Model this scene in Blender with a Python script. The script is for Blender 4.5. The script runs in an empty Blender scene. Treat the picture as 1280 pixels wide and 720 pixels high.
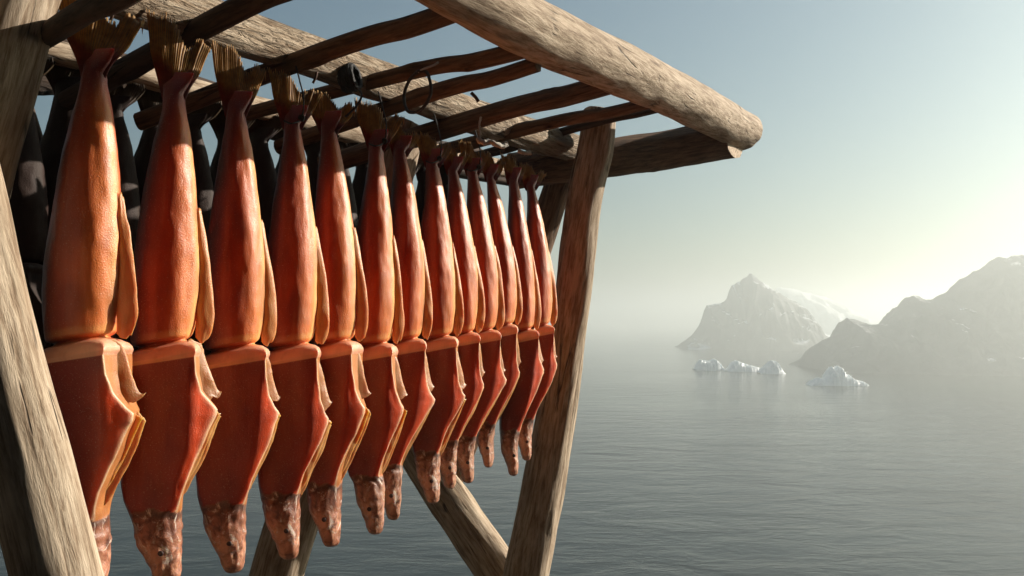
import bpy, bmesh, math, random
import numpy as np
from mathutils import Vector, Matrix, noise

random.seed(7)
S = bpy.context.scene
COL = S.collection
R = math.radians

# ------------------------------------------------------------------ camera
EYE = 25.0                       # height of the eye above the sea (camera stands on a cliff ledge)
F = 1200.0                       # focal length in photo pixels (1280 wide)
cam_d = bpy.data.cameras.new('camera'); cam = bpy.data.objects.new('camera', cam_d); COL.objects.link(cam)
cam.location = (0, 0, EYE); cam.rotation_euler = (R(90), 0, 0)
cam_d.sensor_width = 36; cam_d.lens = 36 * F / 1280; cam_d.shift_y = 40 / 1280
cam_d.clip_start = .02; cam_d.clip_end = 60000
S.camera = cam

def W(px, py, Z):                # point seen at photo pixel (px,py) at a distance Z ahead
    return Vector(((px - 640) / F * Z, Z, EYE + (400 - py) / F * Z))

# ------------------------------------------------------------------ helpers
def tag(o, label=None, cat=None, group=None, kind=None):
    if label: o['label'] = label
    if cat: o['category'] = cat
    if group: o['group'] = group
    if kind: o['kind'] = kind
    return o

def empty(name, loc, rz=0):
    o = bpy.data.objects.new(name, None); COL.objects.link(o)
    o.location = loc; o.rotation_euler = (0, 0, rz); o.empty_display_size = .1
    return o

def mesh_obj(name, verts, faces, mat, parent=None, smooth=True, colors=None):
    me = bpy.data.meshes.new(name)
    me.from_pydata([tuple(v) for v in verts], [], faces)
    me.validate(); me.update()
    if smooth: me.polygons.foreach_set('use_smooth', [True] * len(me.polygons))
    if colors is not None:
        a = me.color_attributes.new('tint', 'FLOAT_COLOR', 'POINT')
        a.data.foreach_set('color', np.asarray(colors, dtype=np.float32).ravel())
    if mat: me.materials.append(mat)
    o = bpy.data.objects.new(name, me); COL.objects.link(o)
    if parent: o.parent = parent
    return o

def grid_faces(nr, nc, wrap=True):
    f = []
    for i in range(nr - 1):
        for j in range(nc if wrap else nc - 1):
            k = (j + 1) % nc
            f.append((i * nc + j, i * nc + k, (i + 1) * nc + k, (i + 1) * nc + j))
    return f

# ------------------------------------------------------------------ materials
def new_mat(name):
    m = bpy.data.materials.new(name); m.use_nodes = True
    nt = m.node_tree
    return m, nt, nt.nodes['Principled BSDF'], nt.nodes, nt.links

def N(nodes, kind, **kw):
    n = nodes.new(kind)
    for k, v in kw.items():
        if k in n.inputs.keys(): n.inputs[k].default_value = v
        else: setattr(n, k, v)
    return n

def ramp(nodes, stops):
    r = nodes.new('ShaderNodeValToRGB')
    el = r.color_ramp.elements
    while len(el) < len(stops): el.new(.5)
    for e, (p, c) in zip(el, stops):
        e.position = p; e.color = (c[0], c[1], c[2], 1) if isinstance(c, tuple) else (c, c, c, 1)
    return r

def wood(name, pale, dark, crack=1.0, stretch=14.0, bump=.006, chips=0.0):
    m, nt, b, nd, L = new_mat(name)
    tc = N(nd, 'ShaderNodeTexCoord')
    mp = N(nd, 'ShaderNodeMapping'); mp.inputs['Scale'].default_value = (stretch * 6, stretch * 6, 9)
    L.new(tc.outputs['Object'], mp.inputs[0])
    mp2 = N(nd, 'ShaderNodeMapping'); mp2.inputs['Scale'].default_value = (9, 9, 3)
    L.new(tc.outputs['Object'], mp2.inputs[0])
    # fibre
    n1 = N(nd, 'ShaderNodeTexNoise', Scale=1.0, Detail=9.0, Roughness=.72, Distortion=.25); L.new(mp.outputs[0], n1.inputs['Vector'])
    mp3 = N(nd, 'ShaderNodeMapping'); mp3.inputs['Scale'].default_value = (stretch * 16, stretch * 16, 34)
    L.new(tc.outputs['Object'], mp3.inputs[0])
    n3 = N(nd, 'ShaderNodeTexNoise', Scale=1.0, Detail=6.0, Roughness=.75, Distortion=.3); L.new(mp3.outputs[0], n3.inputs['Vector'])
    # blotches
    n2 = N(nd, 'ShaderNodeTexNoise', Scale=1.2, Detail=5.0, Roughness=.6); L.new(mp2.outputs[0], n2.inputs['Vector'])
    mid = tuple(.5 * (p + q) for p, q in zip(pale, dark))
    r1 = ramp(nd, [(.27, tuple(.35 * c for c in dark)), (.42, dark), (.52, mid), (.68, pale)])
    L.new(n1.outputs[0], r1.inputs[0])
    mx = N(nd, 'ShaderNodeMix', data_type='RGBA', blend_type='MULTIPLY'); mx.inputs[0].default_value = .7
    r2 = ramp(nd, [(.3, (.55, .48, .4)), (.5, (.95, .93, .9)), (.75, (1, 1, 1))]); L.new(n2.outputs[0], r2.inputs[0])
    L.new(r1.outputs[0], mx.inputs[6]); L.new(r2.outputs[0], mx.inputs[7])
    # dark long cracks
    mc = N(nd, 'ShaderNodeMapping'); mc.inputs['Scale'].default_value = (16, 16, 1.3); L.new(tc.outputs['Object'], mc.inputs[0])
    nw = N(nd, 'ShaderNodeTexNoise', Scale=3.0, Detail=3.0); L.new(mc.outputs[0], nw.inputs['Vector'])
    ad = N(nd, 'ShaderNodeMix', data_type='RGBA', blend_type='ADD'); ad.inputs[0].default_value = .35
    L.new(mc.outputs[0], ad.inputs[6]); L.new(nw.outputs[1], ad.inputs[7])
    vc = N(nd, 'ShaderNodeTexVoronoi', Scale=1.6, feature='DISTANCE_TO_EDGE'); L.new(ad.outputs[2], vc.inputs['Vector'])
    rc = ramp(nd, [(0.0, 0.0), (.018 * crack, .35), (.05 * crack + .001, 1.0)]); L.new(vc.outputs['Distance'], rc.inputs[0])
    nk = N(nd, 'ShaderNodeTexNoise', Scale=7.0, Detail=2.0); L.new(tc.outputs['Object'], nk.inputs['Vector'])
    rk = ramp(nd, [(.36, 0.0), (.44, 1.0)]); L.new(nk.outputs[0], rk.inputs[0])       # cracks only here and there
    mk = N(nd, 'ShaderNodeMath', operation='MAXIMUM'); L.new(rc.outputs[0], mk.inputs[0]); L.new(rk.outputs[0], mk.inputs[1])
    mx2 = N(nd, 'ShaderNodeMix', data_type='RGBA', blend_type='MULTIPLY'); mx2.inputs[0].default_value = .8
    L.new(mx.outputs[2], mx2.inputs[6]); L.new(mk.outputs[0], mx2.inputs[7])
    vk = N(nd, 'ShaderNodeVertexColor', layer_name='tint'); mx3 = N(nd, 'ShaderNodeMix', data_type='RGBA', blend_type='MULTIPLY'); mx3.inputs[0].default_value = 1
    L.new(mx2.outputs[2], mx3.inputs[6]); L.new(vk.outputs[0], mx3.inputs[7])
    L.new(mx3.outputs[2], b.inputs['Base Color'])
    # height
    h1 = N(nd, 'ShaderNodeMath', operation='MULTIPLY_ADD'); L.new(n3.outputs[0], h1.inputs[0]); h1.inputs[1].default_value = .35; L.new(n1.outputs[0], h1.inputs[2])
    h2 = N(nd, 'ShaderNodeMath', operation='MULTIPLY_ADD'); L.new(mk.outputs[0], h2.inputs[0]); h2.inputs[1].default_value = .8; L.new(h1.outputs[0], h2.inputs[2])
    last = h2
    if chips:
        mv = N(nd, 'ShaderNodeMapping'); mv.inputs['Scale'].default_value = (80, 80, 15); L.new(tc.outputs['Object'], mv.inputs[0])
        nv = N(nd, 'ShaderNodeTexNoise', Scale=1.0, Detail=4.0, Roughness=.6, Distortion=1.2); L.new(mv.outputs[0], nv.inputs['Vector'])
        rv = ramp(nd, [(.40, 0.0), (.48, .8), (.6, 1.0)]); L.new(nv.outputs[0], rv.inputs[0])
        h3 = N(nd, 'ShaderNodeMath', operation='MULTIPLY_ADD'); L.new(rv.outputs[0], h3.inputs[0]); h3.inputs[1].default_value = chips; L.new(h2.outputs[0], h3.inputs[2])
        last = h3
    bp = N(nd, 'ShaderNodeBump', Strength=1.0, Distance=bump); L.new(last.outputs[0], bp.inputs['Height'])
    L.new(bp.outputs[0], b.inputs['Normal'])
    b.inputs['Roughness'].default_value = .8; b.inputs['Specular IOR Level'].default_value = .25
    return m

M_WOOD = wood('weathered_wood', (.68, .56, .42), (.30, .215, .14), bump=.005)
M_BEAM = wood('flaking_wood', (.72, .60, .45), (.34, .24, .15), bump=.009, chips=1.5)
M_CUT = wood('sawn_end_grain', (.66, .54, .40), (.42, .31, .21), bump=.003)
M_POLE = wood('brown_pole_wood', (.26, .155, .085), (.10, .058, .034), bump=.004)  # crossbar wood darkened to carry their unlit look
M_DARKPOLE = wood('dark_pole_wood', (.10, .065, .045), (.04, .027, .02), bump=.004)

def fish_material(name, dark=False):
    m, nt, b, nd, L = new_mat(name)
    at = N(nd, 'ShaderNodeVertexColor', layer_name='tint')
    tc = N(nd, 'ShaderNodeTexCoord')
    mp = N(nd, 'ShaderNodeMapping'); mp.inputs['Scale'].default_value = (1, 1, .12); L.new(tc.outputs['Object'], mp.inputs[0])
    n1 = N(nd, 'ShaderNodeTexNoise', Scale=140.0, Detail=4.0, Roughness=.6); L.new(mp.outputs[0], n1.inputs['Vector'])      # muscle streaks
    n2 = N(nd, 'ShaderNodeTexNoise', Scale=12.0, Detail=5.0, Roughness=.65); L.new(tc.outputs['Object'], n2.inputs['Vector'])
    n3 = N(nd, 'ShaderNodeTexNoise', Scale=420.0, Detail=2.0, Roughness=.6); L.new(tc.outputs['Object'], n3.inputs['Vector'])  # grain of salt
    r1 = ramp(nd, [(.3, (.72, .66, .6)), (.6, (1.06, 1.04, 1.0))]); L.new(n1.outputs[0], r1.inputs[0])
    r2 = ramp(nd, [(.3, (.70, .58, .52)), (.5, (1, 1, 1)), (.72, (1.1, 1.06, 1.0))]); L.new(n2.outputs[0], r2.inputs[0])
    a = N(nd, 'ShaderNodeMix', data_type='RGBA', blend_type='MULTIPLY'); a.inputs[0].default_value = .28
    L.new(at.outputs['Color'], a.inputs[6]); L.new(r1.outputs[0], a.inputs[7])
    c = N(nd, 'ShaderNodeMix', data_type='RGBA', blend_type='MULTIPLY'); c.inputs[0].default_value = .8
    L.new(a.outputs[2], c.inputs[6]); L.new(r2.outputs[0], c.inputs[7])
    # salt specks, everywhere a little
    r3 = ramp(nd, [(.62, 0.0), (.74, .55)]); L.new(n3.outputs[0], r3.inputs[0])
    sp = N(nd, 'ShaderNodeMix', data_type='RGBA'); L.new(r3.outputs[0], sp.inputs[0]); L.new(c.outputs[2], sp.inputs[6])
    sp.inputs[7].default_value = (.62, .38, .26, 1) if not dark else (.12, .09, .07, 1)
    # head: crusts of white salt and dark wrinkles where alpha = 1
    n4 = N(nd, 'ShaderNodeTexNoise', Scale=26.0, Detail=6.0, Roughness=.66, Distortion=.8); L.new(tc.outputs['Object'], n4.inputs['Vector'])
    r4 = ramp(nd, [(.34, (.26, .17, .13)), (.46, (.72, .60, .54)), (.58, (1.1, 1.05, 1))]); L.new(n4.outputs[0], r4.inputs[0])
    hm = N(nd, 'ShaderNodeMix', data_type='RGBA', blend_type='MULTIPLY'); L.new(at.outputs['Alpha'], hm.inputs[0]); L.new(sp.outputs[2], hm.inputs[6]); L.new(r4.outputs[0], hm.inputs[7])
    n5 = N(nd, 'ShaderNodeTexNoise', Scale=17.0, Detail=8.0, Roughness=.72, Distortion=1.4); L.new(tc.outputs['Object'], n5.inputs['Vector'])
    r5 = ramp(nd, [(.56, 0.0), (.63, .85)]); L.new(n5.outputs[0], r5.inputs[0])
    k = N(nd, 'ShaderNodeMath', operation='MULTIPLY'); L.new(r5.outputs[0], k.inputs[0]); L.new(at.outputs['Alpha'], k.inputs[1])
    hw = N(nd, 'ShaderNodeMix', data_type='RGBA'); L.new(k.outputs[0], hw.inputs[0]); L.new(hm.outputs[2], hw.inputs[6]); hw.inputs[7].default_value = (.70, .58, .48, 1) if not dark else (.1, .09, .08, 1)
    L.new(hw.outputs[2], b.inputs['Base Color'])
    # bump
    h1 = N(nd, 'ShaderNodeMath', operation='MULTIPLY_ADD'); L.new(n3.outputs[0], h1.inputs[0]); h1.inputs[1].default_value = .5
    n1b = N(nd, 'ShaderNodeMath', operation='MULTIPLY'); L.new(n1.outputs[0], n1b.inputs[0]); n1b.inputs[1].default_value = .3; L.new(n1b.outputs[0], h1.inputs[2])
    k2 = N(nd, 'ShaderNodeMath', operation='MULTIPLY'); L.new(n4.outputs[0], k2.inputs[0]); L.new(at.outputs['Alpha'], k2.inputs[1])
    h2 = N(nd, 'ShaderNodeMath', operation='MULTIPLY_ADD'); L.new(k2.outputs[0], h2.inputs[0]); h2.inputs[1].default_value = 2.0; L.new(h1.outputs[0], h2.inputs[2])
    n6 = N(nd, 'ShaderNodeTexNoise', Scale=70.0, Detail=7.0, Roughness=.68, Distortion=.5); mp6 = N(nd, 'ShaderNodeMapping'); mp6.inputs['Scale'].default_value = (1, 1, .4); L.new(tc.outputs['Object'], mp6.inputs[0]); L.new(mp6.outputs[0], n6.inputs['Vector'])
    h6 = N(nd, 'ShaderNodeMath', operation='MULTIPLY_ADD'); L.new(n6.outputs[0], h6.inputs[0]); h6.inputs[1].default_value = .5; L.new(h2.outputs[0], h6.inputs[2]); h2 = h6
    bp = N(nd, 'ShaderNodeBump', Strength=.9, Distance=.0018); L.new(h2.outputs[0], bp.inputs['Height'])
    L.new(bp.outputs[0], b.inputs['Normal'])
    b.inputs['Roughness'].default_value = .4 if not dark else .6
    b.inputs['Specular IOR Level'].default_value = .45 if not dark else .2
    if not dark:
        b.subsurface_method = 'RANDOM_WALK' if hasattr(b, 'subsurface_method') else None
        b.inputs['Subsurface Weight'].default_value = .3
        b.inputs['Subsurface Radius'].default_value = (1.0, .28, .08)
        b.inputs['Subsurface Scale'].default_value = .022
        b.inputs['Coat Weight'].default_value = .05; b.inputs['Coat Roughness'].default_value = .3
    return m

def fin_material(name):
    m, nt, b, nd, L = new_mat(name)
    at = N(nd, 'ShaderNodeVertexColor', layer_name='tint')
    tc = N(nd, 'ShaderNodeTexCoord')
    n2 = N(nd, 'ShaderNodeTexNoise', Scale=60.0, Detail=5.0, Roughness=.65); L.new(tc.outputs['Object'], n2.inputs['Vector'])
    r2 = ramp(nd, [(.3, (.6, .5, .42)), (.6, (1.05, 1.05, 1.05))]); L.new(n2.outputs[0], r2.inputs[0])
    a = N(nd, 'ShaderNodeMix', data_type='RGBA', blend_type='MULTIPLY'); a.inputs[0].default_value = .85
    L.new(at.outputs['Color'], a.inputs[6]); L.new(r2.outputs[0], a.inputs[7])
    L.new(a.outputs[2], b.inputs['Base Color'])
    b.inputs['Roughness'].default_value = .5
    tr = N(nd, 'ShaderNodeBsdfTranslucent'); L.new(a.outputs[2], tr.inputs[0])
    ms = N(nd, 'ShaderNodeMixShader'); ms.inputs[0].default_value = .55
    bp = N(nd, 'ShaderNodeBump', Strength=.8, Distance=.0012); L.new(n2.outputs[0], bp.inputs['Height'])
    L.new(bp.outputs[0], b.inputs['Normal'])
    L.new(b.outputs[0], ms.inputs[1]); L.new(tr.outputs[0], ms.inputs[2])
    L.new(ms.outputs[0], nd['Material Output'].inputs[0])
    return m

M_FISH = fish_material('salted_flesh'); M_SHADEFISH = fish_material('painted_shade_skin', True)  # the dark copy paints in the shade of the row behind
M_FIN = fin_material('dried_fin')
m, nt, b, nd, L = new_mat('black_cord'); M_CORD = m
tc = N(nd, 'ShaderNodeTexCoord'); w = N(nd, 'ShaderNodeTexWave', Scale=160.0, Distortion=3.0, bands_direction='DIAGONAL'); L.new(tc.outputs['Object'], w.inputs[0])
bp = N(nd, 'ShaderNodeBump', Strength=1.0, Distance=.001); L.new(w.outputs[1], bp.inputs['Height']); L.new(bp.outputs[0], b.inputs['Normal'])
b.inputs['Base Color'].default_value = (.022, .02, .018, 1); b.inputs['Roughness'].default_value = .7
m, nt, b, nd, L = new_mat('pale_twine'); M_TWINE = m
tc = N(nd, 'ShaderNodeTexCoord'); w = N(nd, 'ShaderNodeTexWave', Scale=260.0, Distortion=2.0, bands_direction='DIAGONAL'); L.new(tc.outputs['Object'], w.inputs[0])
bp = N(nd, 'ShaderNodeBump', Strength=1.0, Distance=.001); L.new(w.outputs[1], bp.inputs['Height']); L.new(bp.outputs[0], b.inputs['Normal'])
rr = ramp(nd, [(0, (.35, .31, .25)), (1, (.68, .64, .56))]); L.new(w.outputs[1], rr.inputs[0]); L.new(rr.outputs[0], b.inputs['Base Color']); b.inputs['Roughness'].default_value = .85
m, nt, b, nd, L = new_mat('rusty_iron'); M_IRON = m
n = N(nd, 'ShaderNodeTexNoise', Scale=200.0, Detail=4.0); rr = ramp(nd, [(.3, (.03, .025, .022)), (.7, (.12, .06, .035))]); L.new(n.outputs[0], rr.inputs[0]); L.new(rr.outputs[0], b.inputs['Base Color'])
b.inputs['Metallic'].default_value = .6; b.inputs['Roughness'].default_value = .6

# ------------------------------------------------------------------ round logs
def mix(a, b, t): return tuple(p + (q - p) * t for p, q in zip(a, b))
def sst(a, b, x):
    t = min(max((x - a) / (b - a), 0), 1); return t * t * (3 - 2 * t)
def catmull(pts, t):
    n = len(pts) - 1
    x = t * n; i = min(int(x), n - 1); f = x - i
    p0 = pts[max(i - 1, 0)]; p1 = pts[i]; p2 = pts[i + 1]; p3 = pts[min(i + 2, n)]
    return .5 * ((2 * p1) + (p2 - p0) * f + (2 * p0 - 5 * p1 + 4 * p2 - p3) * f * f + (3 * p1 - p0 - 3 * p2 + p3) * f ** 3)

def log(name, pts, radii, mat, parent, label=None, knots=3, seed=0, seg=44, step=.014, rough=1.0, skew=(0, 0), round_end=(.4, .4), cut=False, cutn=None):
    """tapered, slightly crooked log through world points; the mesh's own z axis runs along the log"""
    pts = [Vector(p) for p in pts]
    A, B = pts[0], pts[-1]
    q = (B - A).to_track_quat('Z', 'Y'); inv = q.inverted()
    lp = [inv @ (p - A) for p in pts]
    Ln = (B - A).length
    nr = max(12, int(Ln / step))
    rnd = random.Random(seed * 31 + 5)
    kn = [(rnd.uniform(.06, .94) * Ln, rnd.uniform(0, 2 * math.pi), rnd.uniform(.010, .019)) for _ in range(knots)]
    V = []; K = []
    ts = [0, 0, 0] + [i / nr for i in range(nr + 1)] + [1, 1, 1]
    m_ = len(ts)
    for i, t in enumerate(ts):
        c = catmull(lp, t)
        fr = t * (len(radii) - 1); k = min(int(fr), len(radii) - 2); r0 = radii[k] + (radii[k + 1] - radii[k]) * (fr - k)
        end = 1.0; dz = 0
        if i < 3: end = (.0, .55, .90)[i]; dz = (-.10, -.08, -.04)[i] * r0 * round_end[0] * 2.5
        if i >= m_ - 3: end = (.98 if cut else .90, .55, .0)[i - (m_ - 3)]; dz = (.04, .08, .10)[i - (m_ - 3)] * r0 * round_end[1] * 2.5
        s_ = skew[0] if i < m_ / 2 else skew[1]
        for j in range(seg):
            a = 2 * math.pi * j / seg
            ca, sa = math.cos(a), math.sin(a)
            p = Vector((ca * 1.2, sa * 1.2, c.z * 2.2 + seed * 7.3))
            d = noise.noise(p) * .11 + noise.noise(p * 2.7) * .05
            d2 = noise.noise(Vector((ca * 7, sa * 7, c.z * 6 + seed))) * .022 + noise.noise(Vector((ca * 15, sa * 15, c.z * 9 + seed))) * .010
            r = r0 * (1 + (d + d2) * rough) * end
            kd = 1.0
            for kz, ka, kr in kn:
                da = math.atan2(math.sin(a - ka), math.cos(a - ka)) * r0; dzk = (c.z - kz)
                e2 = (da * da + dzk * dzk * .7) / (kr * kr)
                if e2 < 9: r += kr * .34 * math.exp(-e2 * .7) - kr * .62 * math.exp(-e2 * 7); kd *= 1 - .85 * math.exp(-e2 * 4) - .3 * math.exp(-(e2 ** .5 - 1.1) ** 2 * 8) * (1 - math.exp(-e2 * 2))
            K.append((kd, kd, kd, 1)); near = 1.0 if (i < 6 or i > m_ - 7) else 0
            if cutn:
                nl = inv @ Vector(cutn); wz = sst(1 - .22 / Ln, 1, t)
                V.append((c.x + r * ca, c.y + r * sa, c.z - wz * (nl.x * r * ca + nl.y * r * sa) / nl.z)); continue
            V.append((c.x + r * ca, c.y + r * sa, c.z + dz + near * s_ * r * ca))
    F_ = grid_faces(m_, seg)
    F_ += [tuple(range(seg))[::-1], tuple((m_ - 1) * seg + j for j in range(seg))]
    o = mesh_obj(name, V, F_, mat, None, colors=K)
    if cut:
        o.data.materials.append(M_CUT)
        for f in o.data.polygons:
            if min(f.vertices) >= (m_ - 4) * seg: f.use_smooth = False; f.material_index = 1
    o.matrix_world = Matrix.Translation(A) @ q.to_matrix().to_4x4()
    if parent:
        o.parent = parent; o.matrix_parent_inverse = Matrix.Identity(4)
        o.matrix_basis = Matrix.Translation(-Vector(parent.location)) @ o.matrix_basis if False else Matrix.Translation(A - Vector(parent.location)) @ q.to_matrix().to_4x4()
    if label: o['label'] = label
    return o

def tube(name, pts, r, mat, parent=None, seg=10, n=48, closed=False, wob=0.0):
    P = [Vector(p) for p in pts]
    if closed: P = P + [P[0]]
    V = []; prev = None; up = Vector((0, 0, 1))
    org = P[0].copy()
    C = [catmull(P, i / n) for i in range(n + 1)]
    if closed: C = C[:-1]
    m_ = len(C)
    for i, c in enumerate(C):
        d = ((C[(i + 1) % m_] if closed else C[min(i + 1, m_ - 1)]) - (C[i - 1] if (closed or i) else C[0])).normalized()
        if prev is None: prev = d.cross(up).normalized() if abs(d.dot(up)) < .95 else d.cross(Vector((1, 0, 0))).normalized()
        prev = (prev - d * prev.dot(d)).normalized(); bn = d.cross(prev)
        for j in range(seg):
            a = 2 * math.pi * j / seg
            rr = r * (1 + wob * noise.noise(Vector((a, i * .4, r * 100))))
            V.append(c - org + prev * math.cos(a) * rr + bn * math.sin(a) * rr)
    F_ = grid_faces(m_, seg)
    if closed: F_ += [((m_ - 1) * seg + j, (m_ - 1) * seg + (j + 1) % seg, (j + 1) % seg, j) for j in range(seg)]
    else: F_ += [tuple(range(seg))[::-1], tuple((m_ - 1) * seg + j for j in range(seg))]
    o = mesh_obj(name, V, F_, mat)
    if parent: o.parent = parent; o.location = org - Vector(parent.location)
    else: o.location = org
    return o

# ------------------------------------------------------------------ plan of the rack
VPX = 1250.0
def row_Z(px): return 1.87 * (VPX - 208) / (VPX - px)        # the fish row recedes to the right
d_row = (W(672, 400, row_Z(672)) - W(208, 400, row_Z(208))); d_row.z = 0; d_row.normalize()
d_out = Vector((d_row.y, -d_row.x, 0))                        # horizontal, from the row toward the open side
GROUND = EYE - 1.62

rack = empty('drying_rack', (-.3, 2.6, GROUND))
tag(rack, 'tall weathered log fish drying rack with round rails, crossbars and slanting posts', 'drying rack')

# main beam the front fish hang from
mrow = d_row.x / d_row.y; P0 = W(208, 400, 1.87)
def off_Z(px, k):                 # depth at which pixel column px meets a line parallel to the row, k metres towards the open side
    q = P0 + d_out * k; return (q.x - mrow * q.y) / ((px - 640) / F - mrow)
def beam_pt(px, py, off=-.06): return W(px, py, off_Z(px, off))
beam_pts = [beam_pt(-60, -112), beam_pt(100, -28), beam_pt(260, 29), beam_pt(390, 72), beam_pt(490, 107), beam_pt(590, 143), beam_pt(665, 169), beam_pt(725, 188)]
log('main_beam', beam_pts, [.050, .050, .050, .050, .053, .056, .058, .058], M_BEAM, rack, knots=7, seed=1, seg=64, step=.008, rough=1.25)

# outer rail
Zr = lambda px: 4.28 * (VPX - 930) / (VPX - px)
def rail_pt(px, py): return W(px, py, Zr(px))
rail_pts = [W(-330, -560, 1.10), W(250, -205, 1.44), rail_pt(597, -2), rail_pt(700, 52), rail_pt(815, 105), rail_pt(930, 164)]
log('outer_rail', rail_pts, [.066, .067, .068, .073, .078, .084], M_WOOD, rack, knots=9, seed=2, seg=64, step=.01, rough=.8, round_end=(.5, 1.4))

# back rail, thinner and paler
def back_pt(px, py, Z): return W(px, py, Z)
log('back_rail', [W(-60, 25, 1.98), W(60, 62, 2.16), W(200, 100, 2.42), W(320, 134, 2.75), W(440, 166, 3.15), W(560, 196, 3.7), W(650, 215, 4.2)],
    [.026, .027, .029, .032, .035, .036, .036], M_WOOD, rack, knots=4, seed=3, seg=40)
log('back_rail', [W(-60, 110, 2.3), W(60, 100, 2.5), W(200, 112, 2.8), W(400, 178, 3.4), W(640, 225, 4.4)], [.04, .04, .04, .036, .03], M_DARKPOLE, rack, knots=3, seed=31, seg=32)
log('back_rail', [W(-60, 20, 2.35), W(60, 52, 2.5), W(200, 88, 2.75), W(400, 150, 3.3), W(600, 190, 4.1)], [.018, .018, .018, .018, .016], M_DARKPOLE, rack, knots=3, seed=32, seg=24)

# crossbars: rest on the main beam and reach to the outer rail
def cross(p0, p1, r0, r1, mat=M_POLE, seed=0, z0=0, z1=0, back=.40):
    (x0, y0), (x1, y1) = p0, p1
    A = W(x0, y0, row_Z(x0) + .075 + z0); B = W(x1, y1, Zr(x1) + .055 + z1)
    d = (B - A); A2 = A - d.normalized() * back - Vector((0, 0, .02))
    P = [A2, A + d * .33 + Vector((0, 0, .004)), A + d * .7 - Vector((0, 0, .003)), B]
    r0 *= .86; r1 *= .86
    log('crossbar', P, [r0, (r0 + r1) / 2, r1, r1], mat, rack, knots=2, seed=seed, seg=36, rough=1.1)
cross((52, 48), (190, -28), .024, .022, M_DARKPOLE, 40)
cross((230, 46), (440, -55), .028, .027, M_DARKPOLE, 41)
cross((352, 84), (585, 8), .026, .028, M_POLE, 42)
cross((452, 104), (655, 62), .022, .025, M_POLE, 43)
cross((488, 134), (672, 80), .026, .024, M_POLE, 44)
cross((560, 158), (765, 104), .034, .037, M_POLE, 45)
cross((628, 168), (815, 128), .027, .022, M_POLE, 46, z0=.03)
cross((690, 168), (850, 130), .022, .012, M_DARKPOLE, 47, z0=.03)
# far lintel with sawn end
log('end_lintel', [W(640, 214, 3.76), W(740, 200, 3.84), W(830, 188, 4.0), W(920, 172, 4.14)], [.070, .074, .080, .091], M_POLE, rack, 'brown lintel with a pale sawn end', knots=3, seed=5, seg=56, step=.01, skew=(0, 0), round_end=(.1, .0), cut=True, cutn=(.86, -.45, 0))

# posts
def down(p, q, z=GROUND - .05):   # extend the line p->q to the ground
    t = (p.z - z) / (p.z - q.z); return p + (q - p) * t
f1, f2 = W(684, 580, 3.62), W(658, 720, 3.60)
log('post', [W(750, 140, 3.62), W(744, 185, 3.62), W(729, 250, 3.62), W(713, 400, 3.62), f1, f2, down(f1, f2)], [.060, .066, .068, .066, .078, .086, .09], M_WOOD, rack, 'far front post, a slightly crooked log', knots=5, seed=6, seg=64, step=.01, rough=1.2, round_end=(1.0, 0))
a, b_ = W(-55, 215, 1.5), W(72, 720, 1.46)
log('post', [W(-115, -30, 1.52), a, (a + b_) / 2 + Vector((-.004, 0, 0)), b_, down(a, b_)], [.058, .060, .061, .063, .07], M_WOOD, rack, 'near front post leaning right as it goes down', knots=6, seed=8, seg=72, step=.008, rough=.9)
a, b_ = W(16, 0, 1.66), W(-47, 233, 1.66)
log('post', [W(45, -110, 1.66), a, b_, down(a, b_)], [.070, .072, .074, .08], M_WOOD, rack, 'near rear post crossing the front one', knots=4, seed=9, seg=64, step=.01)
a, b_ = W(505, 155, 2.95), W(345, 720, 2.80)
log('post', [a, (a + b_) / 2 + Vector((.02, 0, 0)), b_, down(a, b_)], [.06, .07, .078, .085], M_WOOD, rack, 'middle post behind the fish', knots=3, seed=10, seg=48)
log('brace', [W(500, 532, 4.0), W(563, 628, 3.92), W(622, 712, 3.84), W(680, 800, 3.76)], [.075, .088, .09, .09], M_WOOD, rack, knots=3, seed=11, seg=56, step=.01, rough=1.2)
log('brace', [W(716, 168, 3.86), W(693, 245, 3.92), W(640, 400, 3.97), W(556, 612, 4.08)], [.055, .055, .058, .06], M_POLE, rack, knots=3, seed=12, seg=44)
log('brace', [W(20, 90, 2.3), W(58, 215, 2.35), W(110, 420, 2.4)], [.014, .016, .016], M_DARKPOLE, rack, knots=1, seed=13, seg=20)
log('brace', [W(118, -30, 2.6), W(88, 110, 2.62), W(35, 330, 2.6)], [.03, .034, .036], M_DARKPOLE, rack, knots=1, seed=14, seg=28)

# ------------------------------------------------------------------ fish
PX = .00156                      # metres per photo pixel at the second fish
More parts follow.
